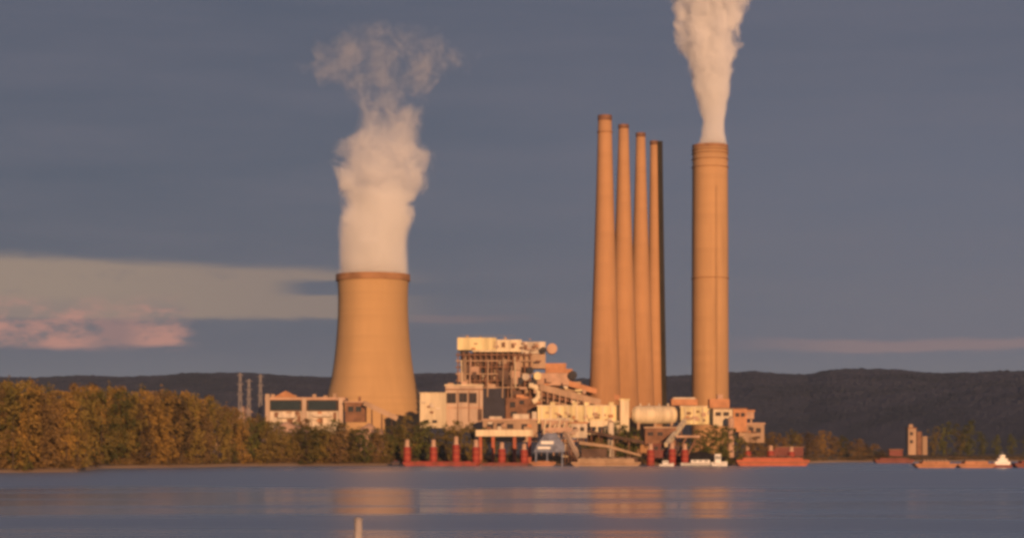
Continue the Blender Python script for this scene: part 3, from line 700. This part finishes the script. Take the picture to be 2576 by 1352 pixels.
# long bright precipitator hall
Y = 1330; o = building('precipitator_hall', 'long bright cream hall in front of the slender chimneys', 'industrial building', 1352, 1556, 1018, 1085, Y, 22, M_yellow, M_cream, 3)
for a in range(1360, 1556, 22): part('pilaster', M_cream, o, [(a, a + 5, 1022, 1066)], Y, .6, -.7)
for r in [(1372, 1380, 1034, 1040), (1394, 1402, 1036, 1041), (1420, 1430, 1034, 1040), (1468, 1478, 1042, 1050), (1516, 1524, 1040, 1046)]: part('louvre', M_tan, o, [r], Y, .3, -.32)
for a in (1384, 1440, 1470, 1532): part('roof_unit', M_yellow, o, [(a, a + 12, 1010, 1018)], Y, 4, 4)
part('lean_to', M_cream, o, [(1470, 1556, 1058, 1092)], Y, 6, -6.5)
Y = 1322; o = thing('hopper_tower', 'narrow bright tower standing between the long hall and the horizontal tank', 'tower')
part('shaft', M_cream, o, [(1560, 1582, 1006, 1085)], Y, 6, 0); part('cap', M_yellow, o, [(1558, 1584, 1002, 1006)], Y, 6.6, -.3)
o = thing('storage_tank', 'big horizontal cream tank below the chimneys', 'tank')
r_ = S(23, Y); zc = Z(1042, Y); mb = MB(); xa, xb = X(1590, Y), X(1706, Y)
prof = [(xa, .4), (xa + .8, .75), (xa + 2, .93), (xa + 4, 1), (xb - 4, 1), (xb - 2, .93), (xb - .8, .75), (xb, .4)]
for (a, p_), (b, q_) in zip(prof, prof[1:]): mb.tube((a, Y + 8, zc), (b, Y + 8, zc), r_ * p_, r_ * q_, 36, caps=(a == xa or b == xb))
mb.build('vessel', M_cream, o, smooth=True)
for a in (1604, 1646, 1688): part('saddle', M_tan, o, [(a, a + 6, 1058, 1090)], Y, 6, 5)
for a in (1612, 1634, 1660, 1682):
    mb = MB(); mb.tube((X(a, Y), Y + 8, Z(1020, Y)), (X(a, Y), Y + 8, Z(1013, Y)), .6, n=10); mb.build('nozzle', M_pale, o)
# gas cleaning block at the base of the large chimney
Y = 1320; o = building('scrubber_block', 'yellow lit scrubber block at the foot of the massive chimney', 'industrial building', 1712, 1792, 1020, 1066, Y, 20, M_yellow, M_cream, 3)
for a in (1722, 1744, 1766): part('pilaster', M_cream, o, [(a, a + 4, 1025, 1064)], Y, .6, -.7)
part('penthouse', M_orange, o, [(1690, 1756, 1002, 1018)], Y, 14, 5); part('roof_slab', M_pale, o, [(1694, 1750, 998, 1002)], Y, 15, 4.5)
Y = 1312; o = building('scrubber_wing', 'cream wing with an orange upper storey right of the yellow block', 'industrial building', 1794, 1842, 1026, 1070, Y, 16, M_cream, M_tan, 3)
part('upper_storey', M_orange, o, [(1786, 1836, 1002, 1024)], Y, 12, 4); part('stair_tower', M_salmon, o, [(1806, 1820, 990, 1001.8)], Y, 6, 5)
windows(o, [(1800, 1812, 1036, 1044), (1820, 1832, 1036, 1044)], Y, M_dark)
Y = 1316; o = building('ash_silo_house', 'rust brown stepped house beyond the cream wing', 'industrial building', 1844, 1878, 1024, 1085, Y, 14, M_orange, M_brown, 3)
windows(o, [(1850, 1858, 1038, 1046), (1864, 1872, 1038, 1046)], Y, M_dark)
Y = 1322; o = building('transfer_house', 'small orange pink transfer house at the right end of the plant', 'industrial building', 1858, 1896, 1030, 1052, Y, 10, M_salmon, M_orange, 4)
for a in (1862, 1888): part('leg', M_tan, o, [(a, a + 4, 1052, 1100)], Y, 1.5, 2)
Y = 1318; o = building('workshop', 'tan workshop among trees at the right edge of the plant', 'industrial building', 1858, 1922, 1062, 1112, Y, 12, M_tan, M_salmon, 4)
windows(o, [(1866, 1876, 1076, 1086), (1884, 1894, 1074, 1086), (1902, 1912, 1076, 1086)], Y, M_dark)
# conveyors and coal handling in front
def conveyor(label, a, b, Ya, Yb, m, wd=2.6, ht=2.6):
    o = thing('inclined_conveyor', label, 'conveyor', group='conveyors between plant and river')
    p, q = Vector((X(a[0], Ya), Ya, Z(a[1], Ya))), Vector((X(b[0], Yb), Yb, Z(b[1], Yb)))
    MB().bar(p, q, wd, ht).build('gallery', m, o)
    mb = MB(); n = 4
    for k in range(1, n + 1):
        c = p.lerp(q, k / (n + 1)); g = max(-2, gzx(c.x, c.y)); mb.bar((c.x - 1.2, c.y, g), c, .4); mb.bar((c.x + 1.2, c.y, g), c, .4)
    mb.build('trestle', M_rust, o)
    return o
conveyor('white covered conveyor dropping from the yellow block towards the river', (1722, 1058), (1676, 1118), 1316, 1276, M_cream)
conveyor('cream conveyor sloping from the long hall down to the blue grey unloader', (1500, 1062), (1395, 1100), 1318, 1272, M_annex, 1.8, 2.0)
conveyor('pale leaning chute leg right of the blue grey unloader', (1418, 1078), (1456, 1148), 1268, 1258, M_annex, 2.0, 2.4)
conveyor('tan low conveyor running level above the sand barge', (1430, 1074), (1620, 1112), 1300, 1290, M_brown, 1.6, 1.8)
Y = 1262; o = thing('barge_unloader', 'blue grey barge unloader with a hood and lattice legs', 'unloader')
mb = MB(); mb.prism([(X(1342, Y), Z(1136, Y)), (X(1420, Y), Z(1136, Y)), (X(1420, Y), Z(1118, Y)), (X(1398, Y), Z(1088, Y)), (X(1372, Y), Z(1088, Y)), (X(1350, Y), Z(1116, Y))], Y, Y + 9); mb.build('hood', M_grey, o)
part('cabin', M_white, o, [(1360, 1392, 1108, 1116), (1352, 1384, 1122, 1128)], Y, 1, -.9)
for a in (1346, 1374, 1412): part('leg', M_grey, o, [(a, a + 4, 1136, 1172)], Y, 1.4, 1)
part('boom', M_salmon, o, [(1378, 1440, 1074, 1084)], Y, 2.4, 3)
mb = MB(); mb.bar((X(1400, Y), Y + 4, Z(1060, Y)), (X(1380, Y), Y + 4, Z(1088, Y)), .5); mb.bar((X(1400, Y), Y + 4, Z(1060, Y)), (X(1438, Y), Y + 4, Z(1076, Y)), .3); mb.bar((X(1400, Y), Y + 4, Z(1060, Y)), (X(1404, Y), Y + 4, Z(1088, Y)), .5); mb.build('mast', M_tan, o)
Y = 1300; o = building('crusher_house', 'pinkish crusher house covered in pipes behind the blue grey unloader', 'industrial building', 1362, 1432, 1052, 1092, Y, 10, M_salmon, M_pale, 4)
windows(o, [(1370, 1380, 1066, 1074), (1388, 1398, 1070, 1078), (1412, 1420, 1066, 1074)], Y, M_dark)
mb = MB()
for k in range(6): mb.tube((X(1366 + k * 12, Y), Y - 1, Z(1092, Y)), (X(1372 + k * 12, Y), Y - 1, Z(1054 + (k % 3) * 6, Y)), .5, n=8)
mb.build('pipe', M_cream, o)
Y = 1296; o = building('reclaim_house', 'low brown building beneath the horizontal tank', 'industrial building', 1622, 1700, 1072, 1120, Y, 12, M_rust, M_tan, 4)
windows(o, [(1630, 1642, 1086, 1094), (1654, 1666, 1086, 1094)], Y, M_dark)
rn = random.Random(21)
for hall, Yh, x0, x1, y0, y1, cnt in (('precipitator_hall', 1330, 1356, 1550, 1036, 1062, 26), ('scrubber_block', 1320, 1716, 1788, 1030, 1062, 10), ('turbine_hall', 1334, 1060, 1116, 1000, 1056, 7), ('long_shed', 1335, 680, 858, 1034, 1066, 14), ('pump_house', 1310, 1218, 1348, 1058, 1100, 14), ('workshop', 1318, 1860, 1918, 1070, 1104, 6)):
    h_ = bpy.data.objects[hall]
    for k in range(cnt):
        a = rn.uniform(x0, x1 - 8); b = rn.uniform(y0, y1 - 4)
        part(rn.choice(('duct', 'hatch', 'vent_box', 'door')), rn.choice((M_tan, M_rust, M_salmon, M_orange, M_brown, M_pale)), h_, [(a, min(x1, a + rn.uniform(3, 14)), b, min(y1, b + rn.uniform(2.5, 9)))], Yh, .6, -1.0 - k * .02)
# smaller structures between the halls and the berth
Y = 1296; o = building('switch_house', 'small pale switch house under the long hall, left of the bank trees', 'industrial building', 1436, 1476, 1060, 1100, Y, 8, M_pale, M_orange, 4)
windows(o, [(1442, 1450, 1074, 1082), (1460, 1468, 1074, 1082)], Y, M_dark)
Y = 1300; o = building('control_cabin', 'bright cream cabin on stilts in front of the long hall', 'cabin', 1484, 1518, 1052, 1072, Y, 8, M_cream, M_yellow, 3)
for a in (1486, 1512): part('leg', M_rust, o, [(a, a + 3, 1072, 1120)], Y, 1, 2)
Y = 1290; o = thing('pipe_rack', 'rusty pipe rack standing right of the blue grey unloader', 'pipe rack')
for a in (1400, 1418, 1436): part('post', M_rust, o, [(a, a + 3, 1086, 1130)], Y, .8, 0)
for k in range(4):
    mb = MB(); mb.tube((X(1392, Y), Y - .6, Z(1088 + 6 * k, Y)), (X(1448, Y), Y - .6, Z(1090 + 6 * k, Y)), .45, n=8); mb.build('pipe', [M_salmon, M_cream, M_grey, M_orange][k], o)
for k, (px, ra, ht_, m_, lb) in enumerate([(1420, 9, 1056, M_cream, 'cream upright silo left of the small pale switch house'), (1536, 8, 1062, M_pale, 'pale upright silo in front of the right end of the long hall'), (1838, 8, 1052, M_salmon, 'salmon upright silo below the cream wing')]):
    Yk = 1303; o = thing('silo', lb, 'silo', (X(px, Yk), Yk, 5)); r0 = S(ra, Yk); zt = Z(ht_, Yk) - 5
    MB().lathe([(r0, 0), (r0, zt)], 24, cap=True).build('shell', m_, o, smooth=False); MB().lathe([(r0 * 1.06, zt + .01), (r0 * .3, zt + 1.6)], 24, cap=True).build('roof', M_tan, o)
Y = 1282; o = building('berth_office', 'red brown berth office behind the small white launch', 'industrial building', 1640, 1676, 1112, 1150, Y, 7, M_maroon, M_rust, 3)
windows(o, [(1646, 1654, 1122, 1130), (1662, 1670, 1122, 1130)], Y, M_dark)
Y = 1284; o = thing('screen_frame', 'pale inclined screen frame left of the dark trees under the massive chimney', 'frame')
for a, b in ((1700, 1726), (1726, 1752)):
    MB().bar((X(a, Y), Y, Z(1150, Y)), (X(b, Y), Y, Z(1098, Y)), 1.0).build('strut', M_rust, o)
part('beam', M_salmon, o, [(1700, 1760, 1094, 1099)], Y, 2, -.8)
Y = 1290; heap('coal_heap', 'dark coal heap between the white conveyor and the dark trees', 'coal heap', 1690, 1830, 1134, 1290, M_coal, 6, 4)
heap('soil_heap', 'low brown soil heap on the low bank right of the plant', 'soil heap', 2085, 2235, 1122, 1775, M_ground, 8, 5)

# ------------------------------------------------------------------ mooring cells and dock
Yc = 1262; grp = 'red mooring cells along the dock'
cell = thing('mooring_cell', '', 'mooring cell', group=grp)
mb = MB(); mb.lathe([(2.3, -2), (2.3, 11.2), (2.1, 11.4)], 22, cap=True); mb.build('pile', M_red, cell, smooth=False)
mb = MB(); mb.lathe([(2.0, 11.45), (1.3, 12.2), (1.3, 15.6), (.9, 15.9)], 16, cap=True); mb.build('bollard', M_salmon, cell)
for z in (1.2, 4.6, 8.0): MB().lathe([(2.32, z), (2.55, z), (2.55, z + .5), (2.32, z + .5)], 22).build('fender_ring', M_redb, cell)
names = ['first red mooring cell, nearest the cooling tower', 'second red mooring cell from the cooling tower side', 'third red mooring cell, slightly taller, between green trees', 'fourth red mooring cell, left of the cream pier deck',
         'fifth red mooring cell, under the cream pier deck', 'sixth red mooring cell, beside the blue grey unloader', 'red mooring cell left of the small white launch', 'red mooring cell behind the small white launch', 'red mooring cell behind the white boat',
         'dark red mooring cell at the left end of the orange barge', 'dark red mooring cell in the middle of the orange barge', 'dark red mooring cell at the right end of the orange barge']
for i, (px, s_, yy) in enumerate([(1024, 1.0, 1258), (1090, 1, 1258), (1147, 1.12, 1258), (1197, 1, 1258), (1262, .9, 1260), (1318, .85, 1262), (1636, .85, 1266), (1690, .9, 1272), (1722, .85, 1274), (1880, .8, 1320), (1938, .8, 1345), (1990, .75, 1365)]):
    loc = (X(px, yy), yy, 0); ob = cell if i == 0 else dup(cell, loc)
    ob.location = loc; ob.scale = (1, 1, s_); ob['label'] = names[i]

def barge(label, px0, px1, Y, free, beam, m, cargo=None, rake=3.0, name='barge', coam=1.2):
    o = thing(name, label, 'barge', (0, Y, 0)); x0, x1 = X(px0, Y), X(px1, Y); L = x1 - x0
    P = [(x0, free), (x0 + .2, free * .6), (x0 + rake, -1), (x1 - rake, -1), (x1 - .2, free * .6), (x1, free)]
    MB().prism(P, 0, beam).build('hull', m, o)
    mb = MB(); c = .5
    for b in ((x0 + 4, x1 - 4, 1, 1 + c), (x0 + 4, x1 - 4, beam - 1 - c, beam - 1), (x0 + 4, x0 + 4 + c, 1 + c, beam - 1 - c), (x1 - 4 - c, x1 - 4, 1 + c, beam - 1 - c)):
        mb.box(*b, free + .005, free + coam)
    mb.build('coaming', m, o)
    mb = MB(); mb.box(x0 + .5, x1 - .5, -.12, -.01, free * .45, free * .6); mb.build('rubbing_strake', M_rust, o)
    if cargo:
        mb = MB(); n = 40; vs = []
        for i in range(n + 1):
            xx = x0 + 4.6 + (L - 9.2) * i / n
            hb = .8 + .9 * abs(math.sin(i * .55)) + .3 * noise.noise(Vector((i * .7, 0, px0)))
            for j in range(7):
                q = j / 6; vs.append((xx, 1.6 + (beam - 3.2) * q, free + .1 + coam * .6 + hb * math.sin(q * math.pi) * (0 if i in (0, n) else 1)))
        mb.add(vs, [(i * 7 + j, i * 7 + j + 1, (i + 1) * 7 + j + 1, (i + 1) * 7 + j) for i in range(n) for j in range(6)]); mb.build('cargo', cargo, o)
    for xx in (x0 + 2, x1 - 2, (x0 + x1) / 2):
        mb = MB(); mb.tube((xx, .6, free), (xx, .6, free + .8), .22, n=10); mb.build('bollard', M_maroon, o)
    return o
barge('long red flat moored beneath the mooring cells', 1012, 1200, 1250, 2.2, 6, M_red, name='barge', coam=.5)
barge('short red flat moored under the cream pier deck', 1210, 1330, 1252, 1.6, 6, M_maroon, coam=.4)
barge('short salmon work flat below the blue grey unloader', 1334, 1398, 1246, 2.4, 8, M_barge, coam=.5)
barge('wide brown barge heaped with sand in front of the dark trees', 1436, 1612, 1240, 2.4, 12, M_sand, M_sand, coam=2.0)
barge('long bright orange barge moored at the right end of the plant', 1852, 2036, 1262, 3.6, 10, M_redb, M_rust)
barge('far dark pink barge lying against the low right bank', 2200, 2300, 1560, 2.6, 10, M_maroon)
barge('front orange barge of the tow near the right edge', 2302, 2408, 1108, 2.2, 10, M_barge, M_sand)
barge('rear orange barge of the tow, just ahead of the white towboat', 2409, 2505, 1108, 2.2, 10, M_barge, M_sand)
barge('dark red barge cut off by the right picture edge behind the towboat', 2552, 2640, 1120, 2.4, 10, M_maroon)
# sloped sand chute and dark berth over the sand barge
Y = 1252; o = thing('loading_ramp', 'tan loading ramp with dark underside sloping down to the sand barge', 'ramp')
mb = MB(); mb.prism([(X(1456, Y), Z(1108, Y)), (X(1530, Y), Z(1118, Y)), (X(1612, Y), Z(1142, Y)), (X(1612, Y), Z(1147, Y)), (X(1530, Y), Z(1125, Y)), (X(1456, Y), Z(1116, Y))], Y, Y + 8); mb.build('deck', M_sand, o)
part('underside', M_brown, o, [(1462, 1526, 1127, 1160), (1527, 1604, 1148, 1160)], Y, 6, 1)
# towboat and launches
def towboat(label, px, Y, s, face=1):
    o = thing('towboat', label, 'towboat', (X(px, Y), Y, 0)); 
    MB().prism([(-7 * s, 1.9 * s), (-6.6 * s, -.6), (6.2 * s, -.6), (7 * s, 2.1 * s)], 0, 6 * s).build('hull', M_maroon, o)
    MB().box(-6.2 * s, 5.4 * s, .6 * s, 5.4 * s, 2.15 * s, 4.6 * s).build('deckhouse', M_white, o)
    MB().box(-3.8 * s, 3.6 * s, 1 * s, 5 * s, 4.63 * s, 6.9 * s).build('upper_house', M_white, o)
    pilot = MB().box(-1.9 * s, 1.7 * s, 1.4 * s, 4.6 * s, 6.93 * s, 9.2 * s).build('pilothouse', M_white, o)
    MB().box(-2.3 * s, 2.1 * s, 1.1 * s, 4.9 * s, 9.21 * s, 9.45 * s).build('roof', M_white, pilot)
    for a in (-1.5, -.4, .7): MB().box(a * s, (a + .8) * s, 1.33 * s, 1.39 * s, 7.8 * s, 8.7 * s).build('window', M_glass, pilot)
    for a in (-5, -3.4, -1.8, -.2, 1.4, 3): MB().box(a * s, (a + .8) * s, .53 * s, .59 * s, 3.2 * s, 4 * s).build('window', M_glass, o)
    mb = MB(); mb.tube((3.0 * s, 3 * s, 6.9 * s), (3.0 * s, 3 * s, 9.6 * s), .35 * s, n=12); mb.build('funnel', M_dark, o)
    mb = MB(); mb.tube((0, 3 * s, 9.4 * s), (0, 3 * s, 12 * s), .1 * s, n=6); mb.build('mast', M_white, o)
    return o
towboat('white stepped towboat pushing the orange barges near the right edge', 2523, 1112, .72)
def launch(label, px, Y, L, hh, cabin):
    o = thing('launch', label, 'boat', (X(px, Y), Y, 0)); b = L * .28; mb = MB(); sec = []
    for i in range(9):
        q = i / 8; w_ = b / 2 * (1 - max(0, (q - .55) / .45) ** 2.2) * (.85 + .15 * min(1, q * 4)); sh = hh * (.8 + .35 * q * q)
        sec.append([(-L / 2 + L * q, w_ * c_, z_) for c_, z_ in ((-1, sh), (-.8, hh * .3), (-.25, -.3), (.25, -.3), (.8, hh * .3), (1, sh))])
    vs = [p for r in sec for p in r]
    fs = [(i * 6 + j, i * 6 + j + 1, (i + 1) * 6 + j + 1, (i + 1) * 6 + j) for i in range(8) for j in range(5)] + [(i * 6, (i + 1) * 6, (i + 1) * 6 + 5, i * 6 + 5) for i in range(8)] + [tuple(range(6))]
    mb.add(vs, fs); mb.build('hull', M_white, o, smooth=False)
    c = MB().box(-L * .28, L * .12, -b * .3, b * .3, hh * .86, hh * .86 + cabin).build('cabin', M_white, o)
    for a in (-.24, -.12, 0): MB().box(L * a, L * (a + .08), -b * .3 - .06, -b * .3 - .01, hh * .86 + cabin * .4, hh * .86 + cabin * .8).build('window', M_glass, c)
    mb = MB(); mb.box(-L * .45, L * .44, -b * .5 - .02, -b * .5 + .05, hh * .62, hh * .72); mb.build('rubbing_strake', M_brown, o)
    return o
launch('small white launch lying alone below the white conveyor', 1676, 1228, 8.5, 1.6, 1.9)
launch('long white boat moored under the dark trees below the massive chimney', 1770, 1242, 28, 2.4, 1.6)
Y = 1246; launch('white cabin boat beside the left end of the orange barge', 1808, 1238, 9, 2.2, 5.2)
# dark blue-grey work raft left of the first cell
barge('tiny dark blue raft left of the first red mooring cell', 984, 1006, 1256, 2.6, 5, M_navy, coam=.4, rake=.6)
# pale silo and house at the right
Y = 1830; o = building('silo_house', 'pale tall silo house beside trees on the far right bank', 'silo', 2284, 2304, 1074, 1150, Y, 12, M_tan, M_rust, 3)
part('bin', M_rust, o, [(2306, 2318, 1084, 1150)], Y, 10, 0); part('bin', M_tan, o, [(2320, 2332, 1096, 1150)], Y, 10, 0); part('headhouse', M_tan, o, [(2287, 2297, 1066, 1074)], Y, 6, 2)
windows(o, [(2289, 2295, 1086, 1093), (2289, 2295, 1106, 1113)], Y, M_dark)
Y = 1790; o = building('bank_hut', 'low rusty hut on the bank above the far pink barge', 'hut', 2236, 2270, 1128, 1156, Y, 8, M_maroon, M_rust, 3)
Y = 1500; building('bank_store', 'long low maroon store half hidden behind the scrubby trees', 'store', 1930, 2020, 1122, 1146, 1470, 10, M_maroon, M_rust, 3)
# foreground post in the water
Y = 100; o = thing('mooring_post', 'pale weathered post rising from the water in front of the tower reflection', 'post', (X(901, Y), Y, 0))
mb = MB(); mb.lathe([(.24, -1.5), (.22, 1), (.205, 3), (.20, Z(1306, Y))], 20, cap=True); mb.build('shaft', M_wood, o, smooth=True)
mb = MB(); mb.lathe([(.215, Z(1306, Y) + .002), (.22, Z(1305, Y) + .06), (.10, Z(1303, Y) + .10)], 20, cap=True); mb.build('cap', M_pole, o)

# ------------------------------------------------------------------ haze
hz = MB().box(-9500, 9500, -700, 12500, -8, 900).build('haze', None)
hmna = bpy.data.materials.new('haze_air'); hmna.use_nodes = True; hmna.node_tree.nodes.clear(); n = NT(hmna.node_tree)
vp = n.node('ShaderNodeVolumePrincipled', ins={'Color': (.62, .80, 1, 1), 'Density': .000022})
oo = n.node('ShaderNodeOutputMaterial'); n.l.new(vp.outputs[0], oo.inputs['Volume']); hz.data.materials.append(hmna)
tag(hz, 'faint evening haze over the river valley', kind='stuff')
